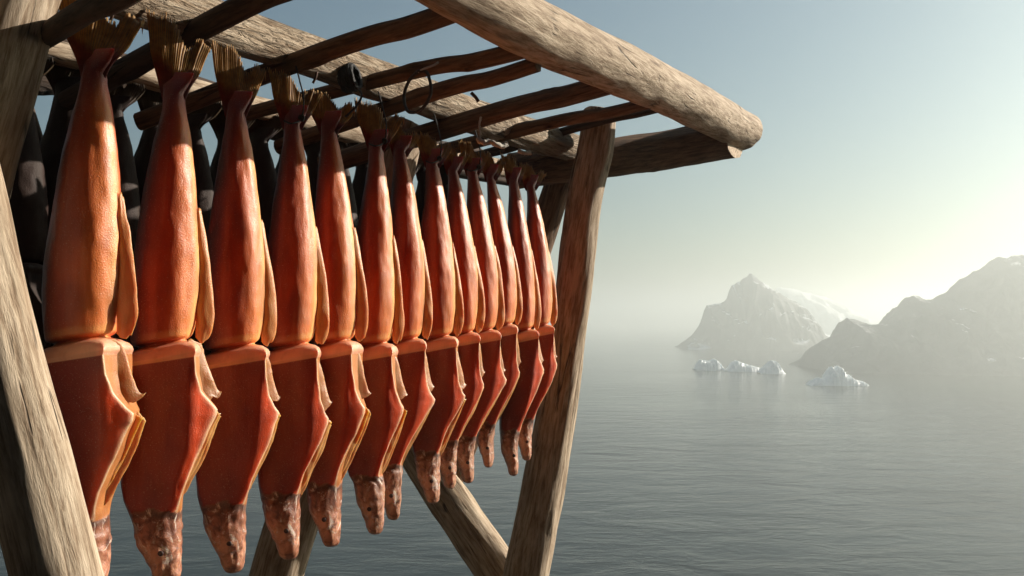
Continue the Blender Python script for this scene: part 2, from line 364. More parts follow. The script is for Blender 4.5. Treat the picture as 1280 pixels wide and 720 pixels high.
# y, x_left, x_right, depth_front, depth_back, angular(0 round .. 1 boxy), ridge x offset back
KEYS = [
 (90, 199, 243, 2, 2, 0, 0), (98, 200, 241, 5, 5, 0, 0), (106, 202, 237, 8, 8, 0, 0), (114, 204, 233, 11, 11, 0, 0), (122, 204, 230, 13, 13, 0, 0), (140, 202, 233, 17, 16, 0, 0),
 (170, 195, 238, 22, 21, 0, 0), (220, 184, 244, 29, 27, 0, 0), (260, 177, 248, 34, 32, 0, 0), (320, 169, 251, 39, 37, 0, 0), (380, 163, 250, 41, 40, .0, 0),
 (415, 165, 246, 40, 38, .05, 0), (427, 167, 243, 38, 35, .1, 0), (430.5, 169, 241, 35, 33, .2, 0), (433, 176, 236, 25, 27, .2, 0), (435.5, 175, 239, 26, 28, .4, 0),
 (439, 167, 250, 36, 35, .6, 0), (444, 165, 257, 40, 38, .85, 0), (449, 164, 260, 42, 40, .95, 0), (453, 164, 260, 42.5, 41, 1, 0), (457, 165, 258, 41.5, 41, 1, 0),
 (478, 166, 259, 42, 43, 1, 4), (502, 165, 265, 41, 44, 1, 14), (520, 164, 276, 40, 45, 1, 24), (528, 163, 282, 39, 46, 1, 29), (536, 162, 281, 39, 45, 1, 28),
 (556, 161, 270, 38, 42, 1, 20), (582, 160, 257, 36, 38, 1, 12), (608, 160, 247, 34, 36, .95, 7), (626, 161, 242, 33, 34, .8, 4), (638, 163, 239, 32, 33, .5, 2),
 (643, 164, 238, 33, 33, .35, 0), (652, 165, 239, 35, 33, .2, 0), (668, 168, 240, 36, 33, .1, 0), (684, 173, 239, 33, 30, .1, 0), (698, 181, 238, 29, 27, .1, 0), (711, 189, 236, 25, 23, .1, 0),
 (724, 194, 234, 22, 20, .1, 0), (731, 197, 231, 18, 16, 0, 0), (734.5, 202, 226, 12, 11, 0, 0), (736, 210, 218, 2, 2, 0, 0)]
KA = np.array(KEYS, float)
def key_at(y):
    out = []
    for c in range(1, 7): out.append(float(np.interp(y, KA[:, 0], KA[:, c])))
    return out
NA = 72
FLESH = (.60, .092, .018); DEEP = (.24, .030, .017); RED = (.84, .095, .018); PALE = (.90, .53, .19); CREAM = (.86, .66, .42); ROOT = (.20, .028, .022)
SKIN_SHADE = (.060, .018, .014); BROWN = (.34, .19, .12); PINK = (.80, .42, .27)

def body(parent, rnd, P, mat, dark=False):
    ys = []
    y = 90.0
    while y < 736:
        ys.append(y)
        y += 1.3 if 424 < y < 462 else (2.0 if (y > 630 or 515 < y < 545 or y < 120) else 4.5)
    ys.append(736.0)
    # smooth the round shank's profile a little
    V = []; C = []
    sd = rnd.uniform(0, 90); headtwist = P.get('twist', 0); bow = P.get('bow', 0)
    for y in ys:
        yk = y - P['cy'] * math.exp(-((y - 525) / 45) ** 2)
        xl, xr, bf, bb, ang, rb = key_at(yk)
        bmp = math.exp(-((yk - 530) / 28) ** 2); xr += (P['rid'] - 1) * 22 * bmp; rb *= P['rid']
        if y < 425:
            ks = [key_at(max(90, y + q)) for q in (-9, -4, 4, 9)] if 120 < y < 415 else [key_at(y)]
            k = [sum(v) / len(ks) for v in zip(*ks)]; xl, xr, bf, bb = k[0], k[1], k[2], k[3]
        cx = (xl + xr) / 2 - 208; hw = (xr - xl) / 2
        # individual build: fatter or slimmer
        hw *= 1 + P['fat'] * math.sin(math.pi * min(max((y - 110) / 600, 0), 1))
        nr_ = P.get('nar', .1) * sst(545, 640, y); cx -= hw * nr_ * .55; hw *= (1 - nr_) * (1 - .10 * sst(636, 660, y))
        sec = []
        for i in range(NA):
            a = math.pi + 2 * math.pi * i / NA
            ca, sa = math.cos(a), math.sin(a)
            ex = cx + hw * ca; ey = (bf if sa < 0 else bb) * sa
            sec.append((ex, ey))
        if ang > 0:
            l, r = cx - hw, cx + hw
            fx = l + (r - l) * (.93 - .0075 * rb)          # where the flat face bends toward the ridge
            ctrl = [(l, -bf * .05), (l + 1, -bf * .72), (l + hw * .14, -bf * .95), (l + hw * .75, -bf * 1.0), (fx, -bf), (r, -bf + rb * .95),
                    (r - 1 - rb * .10, -bf + rb * 1.0 + 10), (r - 5 - rb * .35, bb * .28), (r - 9 - rb * .55, bb * .72), (r - 26 - rb * .6, bb * .97), (cx - 4, bb), (l + hw * .2, bb * .78)]
            q = NA // 12
            poly = []
            for k in range(12):
                p0 = ctrl[k]; p1 = ctrl[(k + 1) % 12]
                for s_ in range(q): t = s_ / q; poly.append((p0[0] + (p1[0] - p0[0]) * t, p0[1] + (p1[1] - p0[1]) * t))
            poly = [tuple(.25 * poly[i - 1][c] + .5 * poly[i][c] + .25 * poly[(i + 1) % NA][c] for c in (0, 1)) for i in range(NA)]
            sec = [mix(e, p, ang) for e, p in zip(sec, poly)]
        sx = P['w']
        lean = bow * math.sin(math.pi * min(max((y - 118) / 560, 0), 1)) * 12 + P.get('shift', 0) * (y - 118) / 600
        hd = sst(636, 656, y)
        tw = headtwist * hd
        for i, (x, yy) in enumerate(sec):
            nz = noise.noise(Vector((x * .05, yy * .05, y * .012 + sd))) * 2.2 + noise.noise(Vector((x * .12, yy * .12, y * .05 + sd))) * .9
            if hd > 0: nz += hd * (noise.noise(Vector((x * .10, yy * .10, y * .10 + sd))) * 1.8 + noise.noise(Vector((x * .22, yy * .22, y * .10 + sd))) * .9) - hd * 2.6 * math.exp(-((y - 712 - .01 * (x - 208) ** 2) / 1.8) ** 2) - hd * 3.2 * math.exp(-((y - 662 - .012 * (x - 208) ** 2) / 2.6) ** 2)
            if y > 731: nz *= .3
            r_ = math.hypot(x - cx, yy) + 1e-6
            x2 = x + (x - cx) / r_ * nz; y2 = yy + yy / r_ * nz
            if tw: x2, y2 = cx + (x2 - cx) * math.cos(tw) - y2 * math.sin(tw) + tw * 6, (x2 - cx) * math.sin(tw) + y2 * math.cos(tw)
            yt = y - .17 * x2 * math.exp(-((y - 440) / 42) ** 2)
            V.append(((x2 * sx + lean) * PX, y2 * PX * P.get('d', 1), -(yt - 118) * PX))
            # ---- flesh and skin colours, with some light and shade painted in
            yc = y - .006 * (x - cx) ** 2 + 6 * noise.noise(Vector((x * .07, yy * .07, sd + 3))) + 4
            a = i / NA                                     # 0 left, .25 front, .5 right, .75 back
            if y < 452:
                skin_shade = sst(.40, .10, a) if a < .5 else sst(.62, .78, a)  # dark skin, widened to paint the unlit left side
                c = mix(FLESH, SKIN_SHADE, skin_shade)
                c = mix(c, PALE, .85 * math.exp(-((a - .485) / .045) ** 2) * sst(120, 200, y))
                mo = noise.noise(Vector((x * .035, yy * .03, y * .016 + sd * 2))); c = mix(c, (.24, .035, .02), sst(.05, .5, mo) * .55)
                c = mix(c, (.84, .27, .055), .6 * math.exp(-((a - .40) / .06) ** 2))  # highlight along the right flank painted in
                ln = noise.noise(Vector((a * 46 + sd, y * .006, 3))); c = mix(c, (.80, .40, .18), sst(.42, .6, ln) * .2 * (1 - skin_shade))
                c = mix(ROOT, c, sst(108, 165, y + 30 * (a - .4))); c = mix((.40, .058, .025), c, sst(92, 113, y))
                c = mix(c, PALE, .55 * math.exp(-((y - 424) / 3.5) ** 2) * (1 - skin_shade))
                if y > 432: c = mix(c, PINK, sst(433, 440, y) * (1 - .7 * skin_shade))  # shoulder ledge painted pale, as lit from above
            elif yc < 640:
                skin_shade = sst(.20, .02, a) * .85 if a < .5 else sst(.72, .86, a)
                c = mix(DEEP, RED, math.exp(-((a - .388) / .05) ** 2) * sst(460, 505, y))  # unlit dark face and sunward bright facet painted into the flesh
                rid = math.exp(-((a - .423) / .017) ** 2)
                c = mix(c, CREAM, .9 * rid)
                if a > .435: c = mix(c, (.56, .23, .07), .85)
                c = mix(c, SKIN_SHADE, skin_shade)
                if y < 457: c = mix(c, PINK, .8 * (1 - skin_shade))
            else:
                c = mix((.34, .145, .085), (.60, .31, .20), sst(655, 705, yc))
                if P.get('pale_head'): c = mix(c, (.56, .36, .26), .5)
                c = mix(c, (.08, .045, .035), math.exp(-((yc - 645) / 6) ** 2) * .75)
            if dark: c = tuple(.018 + .02 * v for v in c); c = (c[0], c[1] * .75, c[2] * .6)  # row behind: shade painted as near-black colour
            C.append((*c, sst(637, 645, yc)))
    nr = len(ys)
    Fc = grid_faces(nr, NA)
    Fc = [f[::-1] for f in Fc]
    Fc += [tuple(range(NA)), tuple((nr - 1) * NA + j for j in range(NA))[::-1]]
    return mesh_obj('body', V, Fc, mat, parent, colors=C)

def leaf(name, parent, L_, R_, yoff, th, mat, c0, c1, P, seed, nu=8, nv=26, curl=0.0):
    """thin lens-shaped flap between a left and a right outline (photo pixels on the second fish)"""
    L_ = [Vector((*p, 0)) for p in L_]; R_ = [Vector((*p, 0)) for p in R_]
    V = []; C = []
    for side in (-1, 1):
        for j in range(nv + 1):
            t = j / nv; l = catmull(L_, t); r = catmull(R_, t)
            for i in range(nu + 1):
                u = i / nu; p = l.lerp(r, u)
                p = p + Vector((noise.noise(Vector((t * 3, seed * 3, u))) * 1.8 + noise.noise(Vector((t * 16, seed * 3, u))) * .5, noise.noise(Vector((u * 3, seed * 5, t * 2))) * 6 + (P['cy'] if p.y > 440 else 0), 0)) + Vector(((P['rid'] - 1) * 16 * math.exp(-((p.y - 525) / 40) ** 2), 0, 0))
                p.x -= 62 * P.get('nar', .1) * sst(545, 640, p.y) if p.y > 520 else 0
                p.y -= 5 * (2 * u - 1) ** 2 * (1 if t > .5 else -1) * (abs(2 * t - 1)) ** 4
                e = math.sin(math.pi * u) ** .5 * math.sin(math.pi * (.04 + .92 * t)) ** .4 if 0 < u < 1 else .12
                n_ = noise.noise(Vector((p.x * .08, p.y * .05, seed))) * 2.5
                yy = yoff(t, u) + side * th * max(e, .12) + n_ + curl * (u - .5) ** 2 * 8
                V.append((((p.x - 208) * P['w'] + P.get('bow', 0) * math.sin(math.pi * min(max((p.y - 118) / 560, 0), 1)) * 12 + P.get('shift', 0) * (p.y - 118) / 600) * PX, yy * PX, -(p.y - 118) * PX))
                s_ = .5 + .5 * noise.noise(Vector((p.x * .2, p.y * .03, seed * 2)))
                C.append((*mix(mix(c0, c1, t), mix(c0, c1, 1 - t), .25 * s_), 0))
    n1 = (nu + 1) * (nv + 1); Fc = []
    for j in range(nv):
        for i in range(nu):
            a = j * (nu + 1) + i; b2 = a + nu + 1
            Fc.append((a, a + 1, b2 + 1, b2)); Fc.append((n1 + a, n1 + b2, n1 + b2 + 1, n1 + a + 1))
    ring = [i for i in range(nu)] + [j * (nu + 1) + nu for j in range(nv)] + [nv * (nu + 1) + i for i in range(nu, 0, -1)] + [j * (nu + 1) for j in range(nv, 0, -1)]
    for k in range(len(ring)):
        a, b2 = ring[k], ring[(k + 1) % len(ring)]
        Fc.append((a, n1 + a, n1 + b2, b2))
    return mesh_obj(name, V, Fc, mat, parent, colors=C)

def tail(parent, rnd, P, mat, dark=False):
    """forked dried tail: two ragged lobes of fin rays, thin, ridged along each ray"""
    rays = 30; sub = 3; nu = rays * sub; nv = 24
    lift = P.get('tail', 1.0); spread = P.get('spread', 1.0); sd = rnd.uniform(0, 50)
    jag = [rnd.uniform(-6, 5) for _ in range(rays + 1)]
    front = []; C = []; Vb = []
    for i in range(nu + 1):
        u = i / nu; k = i / sub
        fork = 1 - .30 * math.exp(-((u - .62) / .13) ** 2)
        Lr = (104 * fork - 26 * sst(.55, 1, u)) * lift + jag[int(round(k))] * .6
        gap = 0
        for j in range(nv + 1):
            v = j / nv
            yb = 126 - 14 * u * 0
            half = 13.5 + (16 * v ** .75 + 2 * v) * spread
            cxs = 217 + 4.5 * v * spread - (8 * v * (1 - u)) * .3
            x = cxs + (u - .5) * 2 * half + noise.noise(Vector((u * 3, v * 2, sd))) * 3 * v
            y = yb - Lr * v - (12 if v > 0 else 12) * 0
            w = (i % sub) / sub * 2 * math.pi
            ray = math.cos(w)
            # splits between rays towards the tip
            split = (.5 - .5 * ray) * sst(.5, 1, v)
            th = (7 * (1 - v) ** 2 * (1 - (2 * u - 1) ** 2) + 1.1 + .9 * ray * sst(.15, .5, v)) * (1 - .8 * split)
            y += split * 10 * (1 if rnd.random() < .7 else 2.2) if j == nv else split * 2
            bend = (x - 219) * .75 * sst(.1, .6, v) + P.get('curl', 10) * v * v + 5 * math.sin(u * 5 + sd) * v
            px_, py_, pz_ = (x - 208) * PX * P['w'] ** .5, (bend + noise.noise(Vector((u * 6, v * 2, sd + 9))) * 4 * v) * PX, -(y - 118) * PX
            front.append((px_, py_ - th * PX, pz_)); Vb.append((px_, py_ + th * PX, pz_))
            c = mix(ROOT, (.42, .06, .025), sst(.16, .34, v + .12 * (.5 - u)))
            c = mix(c, (.92, .54, .14), sst(.34, .50, v + .05 * math.sin(u * 9 + sd)))
            c = mix(c, (.36, .17, .06), (.5 - .5 * ray) * .8 * sst(.2, .45, v))
            c = mix(c, (.72, .50, .26), sst(.8, 1, v) * .6)
            if dark: c = tuple(.01 + .06 * q for q in c)  # the same painted shade on the tail
            C.append((*c, 0))
    V = front + Vb; C = C + C; n1 = (nu + 1) * (nv + 1); Fc = []
    for i in range(nu):
        for j in range(nv):
            a = i * (nv + 1) + j; b2 = a + nv + 1
            Fc.append((a, a + 1, b2 + 1, b2)); Fc.append((n1 + a, n1 + b2, n1 + b2 + 1, n1 + a + 1))
    ring = [j for j in range(nv)] + [i * (nv + 1) + nv for i in range(nu)] + [nu * (nv + 1) + j for j in range(nv, 0, -1)] + [i * (nv + 1) for i in range(nu, 0, -1)]
    for k in range(len(ring)):
        a, b2 = ring[k], ring[(k + 1) % len(ring)]
        Fc.append((a, n1 + a, n1 + b2, b2))
    return mesh_obj('tail_fin', V, Fc, mat, parent, colors=C)

def make_fish(idx, P, dark=False):
    rnd = random.Random(100 + idx)
    root = empty('hanging_fish', (0, 0, 0))
    mat = M_SHADEFISH if dark else M_FISH
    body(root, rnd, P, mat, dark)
    tail(root, rnd, P, M_FIN if not dark else M_SHADEFISH, dark)
    if not dark:
        OC = (.74, .36, .12)
        leaf('anal_fin', root, [(247, 262), (248, 330), (246, 400), (246, 431)], [(251, 262), (262, 330), (268, 398), (260, 433)], lambda t, u: 2 + 6 * u, 3.2, mat, (.66, .28, .08), (.62, .27, .09), P, idx)
        leaf('ventral_fin', root, [(240, 444), (245, 482), (252, 505), (262, 523)], [(255, 444), (263, 474), (272, 500), (279, 512)], lambda t, u: -22 + 14 * t + 18 * u, 2.2, mat, (.50, .23, .07), (.32, .155, .06), P, idx + .3)
        leaf('belly_flap', root, [(262, 524), (254, 560), (242, 600), (230, 640)], [(278, 535), (267, 568), (253, 606), (241, 638)], lambda t, u: 4 - 12 * t + 8 * u, 2.0, mat, (.58, .30, .10), (.44, .21, .07), P, idx + .6)
        leaf('belly_flap', root, [(258, 528), (250, 565), (240, 598), (228, 632)], [(281, 530), (262, 576), (249, 608), (237, 634)], lambda t, u: -6 - 10 * t + 6 * u, 1.5, mat, (.62, .33, .12), (.52, .26, .09), P, idx + .8, curl=.3)
        # pectoral stub and eye on the salted head
        ex, ey, ez = 214 - 208, -34, 690
        th = P.get('twist', 0)
        V = []; nr, ns = 9, 16
        cx0 = ((ex) * P['w'] + P.get('shift', 0) * .95) * PX; cz = -(ez - 118) * PX
        for i in range(nr):
            f = math.pi * i / (nr - 1)
            for j in range(ns):
                g = 2 * math.pi * j / ns
                V.append((cx0 + 3.6 * PX * math.sin(f) * math.cos(g), (ey + 2.2) * PX + 1.6 * PX * math.cos(f), cz + 3.4 * PX * math.sin(f) * math.sin(g)))
        mesh_obj('eye', V, grid_faces(nr, ns), M_EYE, root)
    return root

m, nt, b, nd, L = new_mat('clouded_eye'); M_EYE = m
b.inputs['Base Color'].default_value = (.05, .03, .025, 1); b.inputs['Roughness'].default_value = .7

# peduncle px, peduncle py, waist px, waist py, head bottom py, width, tail height, curl, twist, spread
FISH = [
 (118,  92, 105, 440, 745, 1.02, 1.02, 8,  .00, 1.15, 'nearest front fish, beside the near leaning post'),
 (217, 118, 208, 438, 728, .97, 1.05, 10, .00, 1.0, 'second nearest front fish, broad, with a tall ochre tail'),
 (294, 140, 292, 432, 716, .92, .95, 8, .05, 1.05, 'third nearest front fish, its ochre tail below the first dark crossbar'),
 (365, 156, 363, 425, 697, .92, .80, 6, -.05, 1.2, 'front fish fourth from the near end, blunt snout before the middle post'),
 (411, 163, 415, 420, 683, .86, .62, 4, .05, 1.25, 'front fish fifth from the near end, a narrow vertical fold in its red belly'),
 (470, 184, 466, 420, 668, .84, .78, 10, .50, 1.3, 'front fish sixth from the near end, head twisted sideways, ochre tail upright on the beam'),
 (500, 190, 508, 415, 650, .82, .55, 6, .38, 1.0, 'front fish seventh from the near end, ragged turned head'),
 (540, 205, 543, 412, 630, .84, .60, 8, .00, 1.15, 'front fish with yellow tail under the thick crossbar, eighth from the near end'),
 (566, 214, 575, 413, 612, .78, .60, 4, .00, 1.0, 'slim front fish whose long snout hangs before the top of the far brace'),
 (590, 215, 602, 410, 605, .80, .65, 6, .10, 1.1, 'front fish fourth from the far end, with white salt crust on its brow'),
 (613, 222, 627, 407, 585, .68, .60, 4, .00, 1.0, 'narrow front fish third from the far end, mostly behind its neighbour'),
 (641, 226, 649, 406, 594, .74, .60, 4, .00, 1.2, 'front fish second from the far end, purple brown above, pale round snout'),
 (663, 234, 673, 405, 575, .72, .60, 5, .00, 1.2, 'farthest front fish, short, touching the far post'),
]
GRP = 'orange salted fish hung in the front row'
for i, (px, py, wx, wy, hy, w, tl, cu, tw, sp, lab) in enumerate(FISH):
    Z = row_Z(wx)
    sc_ = Z / 1.87
    # how far the body drifts sideways between peduncle and waist, in local pixels
    k = 1 / (PX * F / Z)
    zs = (hy - py) * k / 618.0                           # length of this fish against the model's
    top = W(px, py, Z)
    ddx = (wx - px) * k / (PX ** 0) ; bowv = (wx - px + 9 / sc_) * (sc_ ) / 12.0
    P = dict(nar=.10 if i < 3 else (.13 if i < 6 else .18), rid=random.uniform(.62, 1.18), cy=random.uniform(-14, 12), w=w * random.uniform(.98, 1.02), fat=random.uniform(-.03, .04), tail=tl * 1.0, curl=cu, twist=tw, spread=sp, bow=bowv, shift=-6 if i > 7 else -2, pale_head=i > 4)
    fr = make_fish(i, P)
    # local model has its peduncle centre at x = +9 px
    fr.location = top - Vector((9 * PX * w, 0, 0))
    # waist height match: model's waist is (436-118)/(736-118) of the length
    fr.scale = (1, 1, zs)
    fr.rotation_euler = (R(random.uniform(-1.2, 1.2)), R(random.uniform(-1.0, 1.0)), R(random.uniform(-10, 8) - 2))
    tag(fr, lab, 'fish', GRP)

# fish of the row behind, their shade painted into the colour
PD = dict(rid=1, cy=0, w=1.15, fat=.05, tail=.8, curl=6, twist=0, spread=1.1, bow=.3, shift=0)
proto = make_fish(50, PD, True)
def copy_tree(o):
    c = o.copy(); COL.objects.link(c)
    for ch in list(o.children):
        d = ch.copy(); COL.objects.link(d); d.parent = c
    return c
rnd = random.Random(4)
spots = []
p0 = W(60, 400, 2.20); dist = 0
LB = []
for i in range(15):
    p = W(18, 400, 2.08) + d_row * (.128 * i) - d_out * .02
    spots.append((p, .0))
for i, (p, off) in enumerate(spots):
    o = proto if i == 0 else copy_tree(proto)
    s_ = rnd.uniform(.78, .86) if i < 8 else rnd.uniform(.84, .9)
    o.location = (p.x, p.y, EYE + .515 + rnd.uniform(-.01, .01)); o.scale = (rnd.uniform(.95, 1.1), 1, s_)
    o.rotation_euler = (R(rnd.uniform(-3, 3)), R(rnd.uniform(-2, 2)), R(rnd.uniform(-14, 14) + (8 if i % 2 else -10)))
    tag(o, 'fish of the shadowed row hung behind the orange fish, its shade painted on', 'fish', 'shade-painted fish hung in the row behind')

# ------------------------------------------------------------------ cords, pegs
def ring_pts(c, ax, r, n=10, squash=1.0):
    ax = ax.normalized(); u = ax.cross(Vector((0, 0, 1))).normalized(); v = ax.cross(u)
    return [c + u * math.cos(2 * math.pi * k / n) * r + v * math.sin(2 * math.pi * k / n) * r * squash for k in range(n)]
# the black loop round a crossbar and the beam
Zc = 2.37
lp = [W(*p, Zc + dz) for p, dz in [((523, 89), 0), ((533, 90), -.01), ((538, 104), -.02), ((538, 118), -.02), ((531, 132), -.01), ((521, 140), .01), ((509, 138), .05), ((505, 120), .08), ((512, 100), .05)]]
o = tube('rope_loop', lp, .0042, M_CORD, None, n=80, closed=True, wob=.2)
tag(o, 'open black cord loop hanging round a brown crossbar over the sixth fish', 'rope')
o = tube('rope_end', [W(523, 90, Zc), W(530, 86, Zc - .01), W(541, 82, Zc - .015), W(548, 78, Zc - .01)], .0026, M_TWINE, None, n=20)
tag(o, 'short frayed pale rope end sticking out above the black cord loop', 'rope')
# dark lashing where a crossbar meets the beam
c = W(436, 96, row_Z(436) - .05)
lash = empty('rope_lashing', c); tag(lash, 'black rope lashing wound where a crossbar crosses the main beam', 'rope')
axis = (W(585, 8, Zr(585)) - W(352, 84, row_Z(352))).normalized()
for k in range(5):
    cc = W(430 + 3.6 * k, 99 - .8 * k, row_Z(436) + .02)
    pts = ring_pts(cc, Vector((axis.x, axis.y, axis.z + .12 * (k % 3 - 1))), .0265 + .002 * (k % 2), 10, 1.1)
    tube('coil', pts, .0055, M_CORD, lash, n=40, closed=True, wob=.5)
tube('loose_end', [W(444, 108, row_Z(440) - .09), W(452, 118, row_Z(440) - .10), W(446, 132, row_Z(440) - .1), W(432, 146, row_Z(440) - .09)], .0028, M_CORD, lash, n=24)
# wooden pegs / nails standing out of the beam
def nail(px0, py0, px1, py1, Z, r=.004):
    tube('nail', [W(px0, py0, Z), W((px0 + px1) / 2 + 1, (py0 + py1) / 2, Z), W(px1, py1, Z)], r, M_IRON, rack, n=8)
nail(589, 116, 598, 127, 2.66, .005)
nail(142, 10, 138, 26, row_Z(160) - .03, .003)
nail(396, 90, 391, 104, row_Z(396) - .03, .003)
# pale twines holding the far tails
def twine(label, pts, r=.003):
    o = tube('twine', pts, r, M_TWINE, None, n=36, wob=.5); tag(o, label, 'twine', 'pale twine scraps tying the far tails'); return o
Z6 = 2.62
twine('pale twine hanging straight down from the thick crossbar', [W(601, 146, Z6), W(599, 158, Z6), W(600, 170, Z6), W(599, 180, Z6)], .0028)
twine('thick white twine wound along the tails under the thick crossbar', [W(597, 174, Z6), W(604, 178, Z6 - .01), W(612, 177, Z6), W(619, 180, Z6), W(628, 183, Z6 + .02), W(633, 180, Z6 + .03)], .007)
twine('small white knot of twine between the two far crossbars', [W(648, 188, row_Z(648) - .07), W(655, 191, row_Z(648) - .075), W(663, 191, row_Z(648) - .06)], .007)
# thin dark lines by which tails are tied to the beam
for i, lab in ((3, 'thin dark cord tying the fourth tail from the near end to the beam'), (5, 'thin dark cord tying the upright ochre tail of the twisted head fish'), (7, 'thin dark cord tying the yellow tail under the thick crossbar'), (9, 'thin dark cord tying the tail of the fish with the salt crusted brow')):
    px, py = FISH[i][0], FISH[i][1]; Z = row_Z(FISH[i][2]); q = 1.87 / Z
    pts = [W(px - 12 * q, py - 6 * q, Z - .005), W(px, py - 2 * q, Z - .036), W(px + 14 * q, py - 10 * q, Z - .01), W(px + 17 * q, py - 38 * q, Z - .03), W(px + 11 * q, py - 66 * q, Z - .012), W(px + 4 * q, py - 92 * q, Z + .03)]
    o = tube('cord', pts, .0019, M_CORD, None, n=40, wob=.3); tag(o, lab, 'cord', 'thin cords tying tails to the beam')
    k = tube('knot', [p_ for p_ in ring_pts(pts[2], Vector((0, 1, .3)), .005, 6)], .0035, M_CORD, o, n=16, closed=True); k.location = ring_pts(pts[2], Vector((0, 1, .3)), .005, 6)[0] - pts[0]

# ------------------------------------------------------------------ rocky ledge under the rack
m, nt, b, nd, L = new_mat('lichen_rock'); M_ROCK = m
tc = N(nd, 'ShaderNodeTexCoord')
n1 = N(nd, 'ShaderNodeTexNoise', Scale=.8, Detail=12.0, Roughness=.65); L.new(tc.outputs['Object'], n1.inputs['Vector'])
r1 = ramp(nd, [(.3, (.018, .017, .016)), (.5, (.045, .042, .038)), (.7, (.09, .083, .072))]); L.new(n1.outputs[0], r1.inputs[0]); L.new(r1.outputs[0], b.inputs['Base Color'])
bp = N(nd, 'ShaderNodeBump', Strength=1.0, Distance=.12); L.new(n1.outputs[0], bp.inputs['Height']); L.new(bp.outputs[0], b.inputs['Normal']); b.inputs['Roughness'].default_value = .9
V = []; nu, nv = 90, 60
for j in range(nv + 1):
    for i in range(nu + 1):
        x = -16 + 32 * i / nu
        edge = 5.2 + .5 * noise.noise(Vector((x * .4, 0, 3)))
        v = j / nv
        if v < .6: y = -14 + (edge + 14) * v / .6; z = GROUND + .05 * noise.noise(Vector((x * .9, y * .9, 0))) - max(0, y - 4.4) * .1
        else:
            q = (v - .6) / .4; y = edge + 2.2 * q + 1.2 * noise.noise(Vector((x * .35, q * 6, 8))) * q; z = GROUND - .1 - q * (EYE + 1)
        V.append((x, y, z))
Fc = []
for j in range(nv):
    for i in range(nu):
        a = j * (nu + 1) + i; Fc.append((a, a + 1, a + nu + 2, a + nu + 1))
tag(mesh_obj('ground', V, Fc, M_ROCK), 'rough grey rock ledge under the drying rack', kind='structure')

# added unseen rock wall behind and left of the camera, blocking light
V = []; nu, nv = 120, 60
for j in range(nv + 1):
    v = j / nv
    for i in range(nu + 1):
        u = i / nu; az = R(73 + 238 * u)
        if v < .7: rr = 6.3; zz = GROUND - .6 + 15.5 * v / .7
        else: rr = 6.3 + 22 * (v - .7) / .3; zz = GROUND + 14.9 + 2 * (v - .7)
        q = Vector((math.sin(az) * 2.2, math.cos(az) * 2.2, zz * .3))
        rr += noise.noise(q) * 1.1 + noise.noise(q * 2.6) * .5 + (1 - abs(noise.noise(q * 1.4 + Vector((5, 0, 0))))) * .7 + v * 1.2
        V.append((rr * math.sin(az), .6 + rr * math.cos(az), zz + noise.noise(q * 1.7 + Vector((0, 9, 0))) * .5))
Fc = []
for j in range(nv):
    for i in range(nu):
        a = j * (nu + 1) + i; Fc.append((a, a + nu + 1, a + nu + 2, a + 1))
# back and ends down to the ledge so that it is a closed rock mass
n0 = len(V); top = nv * (nu + 1)
V += [(V[top + i][0], V[top + i][1], GROUND - .6) for i in range(nu + 1)]
Fc += [(top + i, n0 + i, n0 + i + 1, top + i + 1) for i in range(nu)]
Fc += [tuple([j * (nu + 1) for j in range(nv + 1)] + [n0]), tuple([j * (nu + 1) + nu for j in range(nv, -1, -1)] + [n0 + nu][::-1])]
tag(mesh_obj('added_shade_wall', V, Fc, M_ROCK), 'added dark rock wall, out of view, that blocks light from behind', kind='structure')
# ------------------------------------------------------------------ sea
m, nt, b, nd, L = new_mat('sea_water')
tc = N(nd, 'ShaderNodeTexCoord')
mp = N(nd, 'ShaderNodeMapping'); mp.inputs['Scale'].default_value = (.55, 1.0, 1); mp.inputs['Rotation'].default_value = (0, 0, R(8)); L.new(tc.outputs['Object'], mp.inputs[0])
n1 = N(nd, 'ShaderNodeTexNoise', Scale=.16, Detail=6.0, Roughness=.55, Distortion=.5); L.new(mp.outputs[0], n1.inputs['Vector'])
n2 = N(nd, 'ShaderNodeTexNoise', Scale=.9, Detail=4.0, Roughness=.6, Distortion=.4); L.new(mp.outputs[0], n2.inputs['Vector'])
n3 = N(nd, 'ShaderNodeTexNoise', Scale=.02, Detail=3.0); L.new(mp.outputs[0], n3.inputs['Vector'])
h = N(nd, 'ShaderNodeMath', operation='MULTIPLY_ADD'); L.new(n2.outputs[0], h.inputs[0]); h.inputs[1].default_value = .22; L.new(n1.outputs[0], h.inputs[2])
r3 = ramp(nd, [(.3, .35), (.65, 1.0)]); L.new(n3.outputs[0], r3.inputs[0])
bp = N(nd, 'ShaderNodeBump', Distance=.55); L.new(r3.outputs[0], bp.inputs['Strength']); L.new(h.outputs[0], bp.inputs['Height']); L.new(bp.outputs[0], b.inputs['Normal'])
b.inputs['Base Color'].default_value = (.0025, .010, .013, 1); b.inputs['Roughness'].default_value = .12; b.inputs['IOR'].default_value = 1.333; b.inputs['Specular IOR Level'].default_value = .12
E = 9000
tag(mesh_obj('water', [(-E, -E, 0), (E, -E, 0), (E, E, 0), (-E, E, 0)], [(0, 1, 2, 3)], m, smooth=False), 'calm dark teal sea with fine ripples', kind='structure')

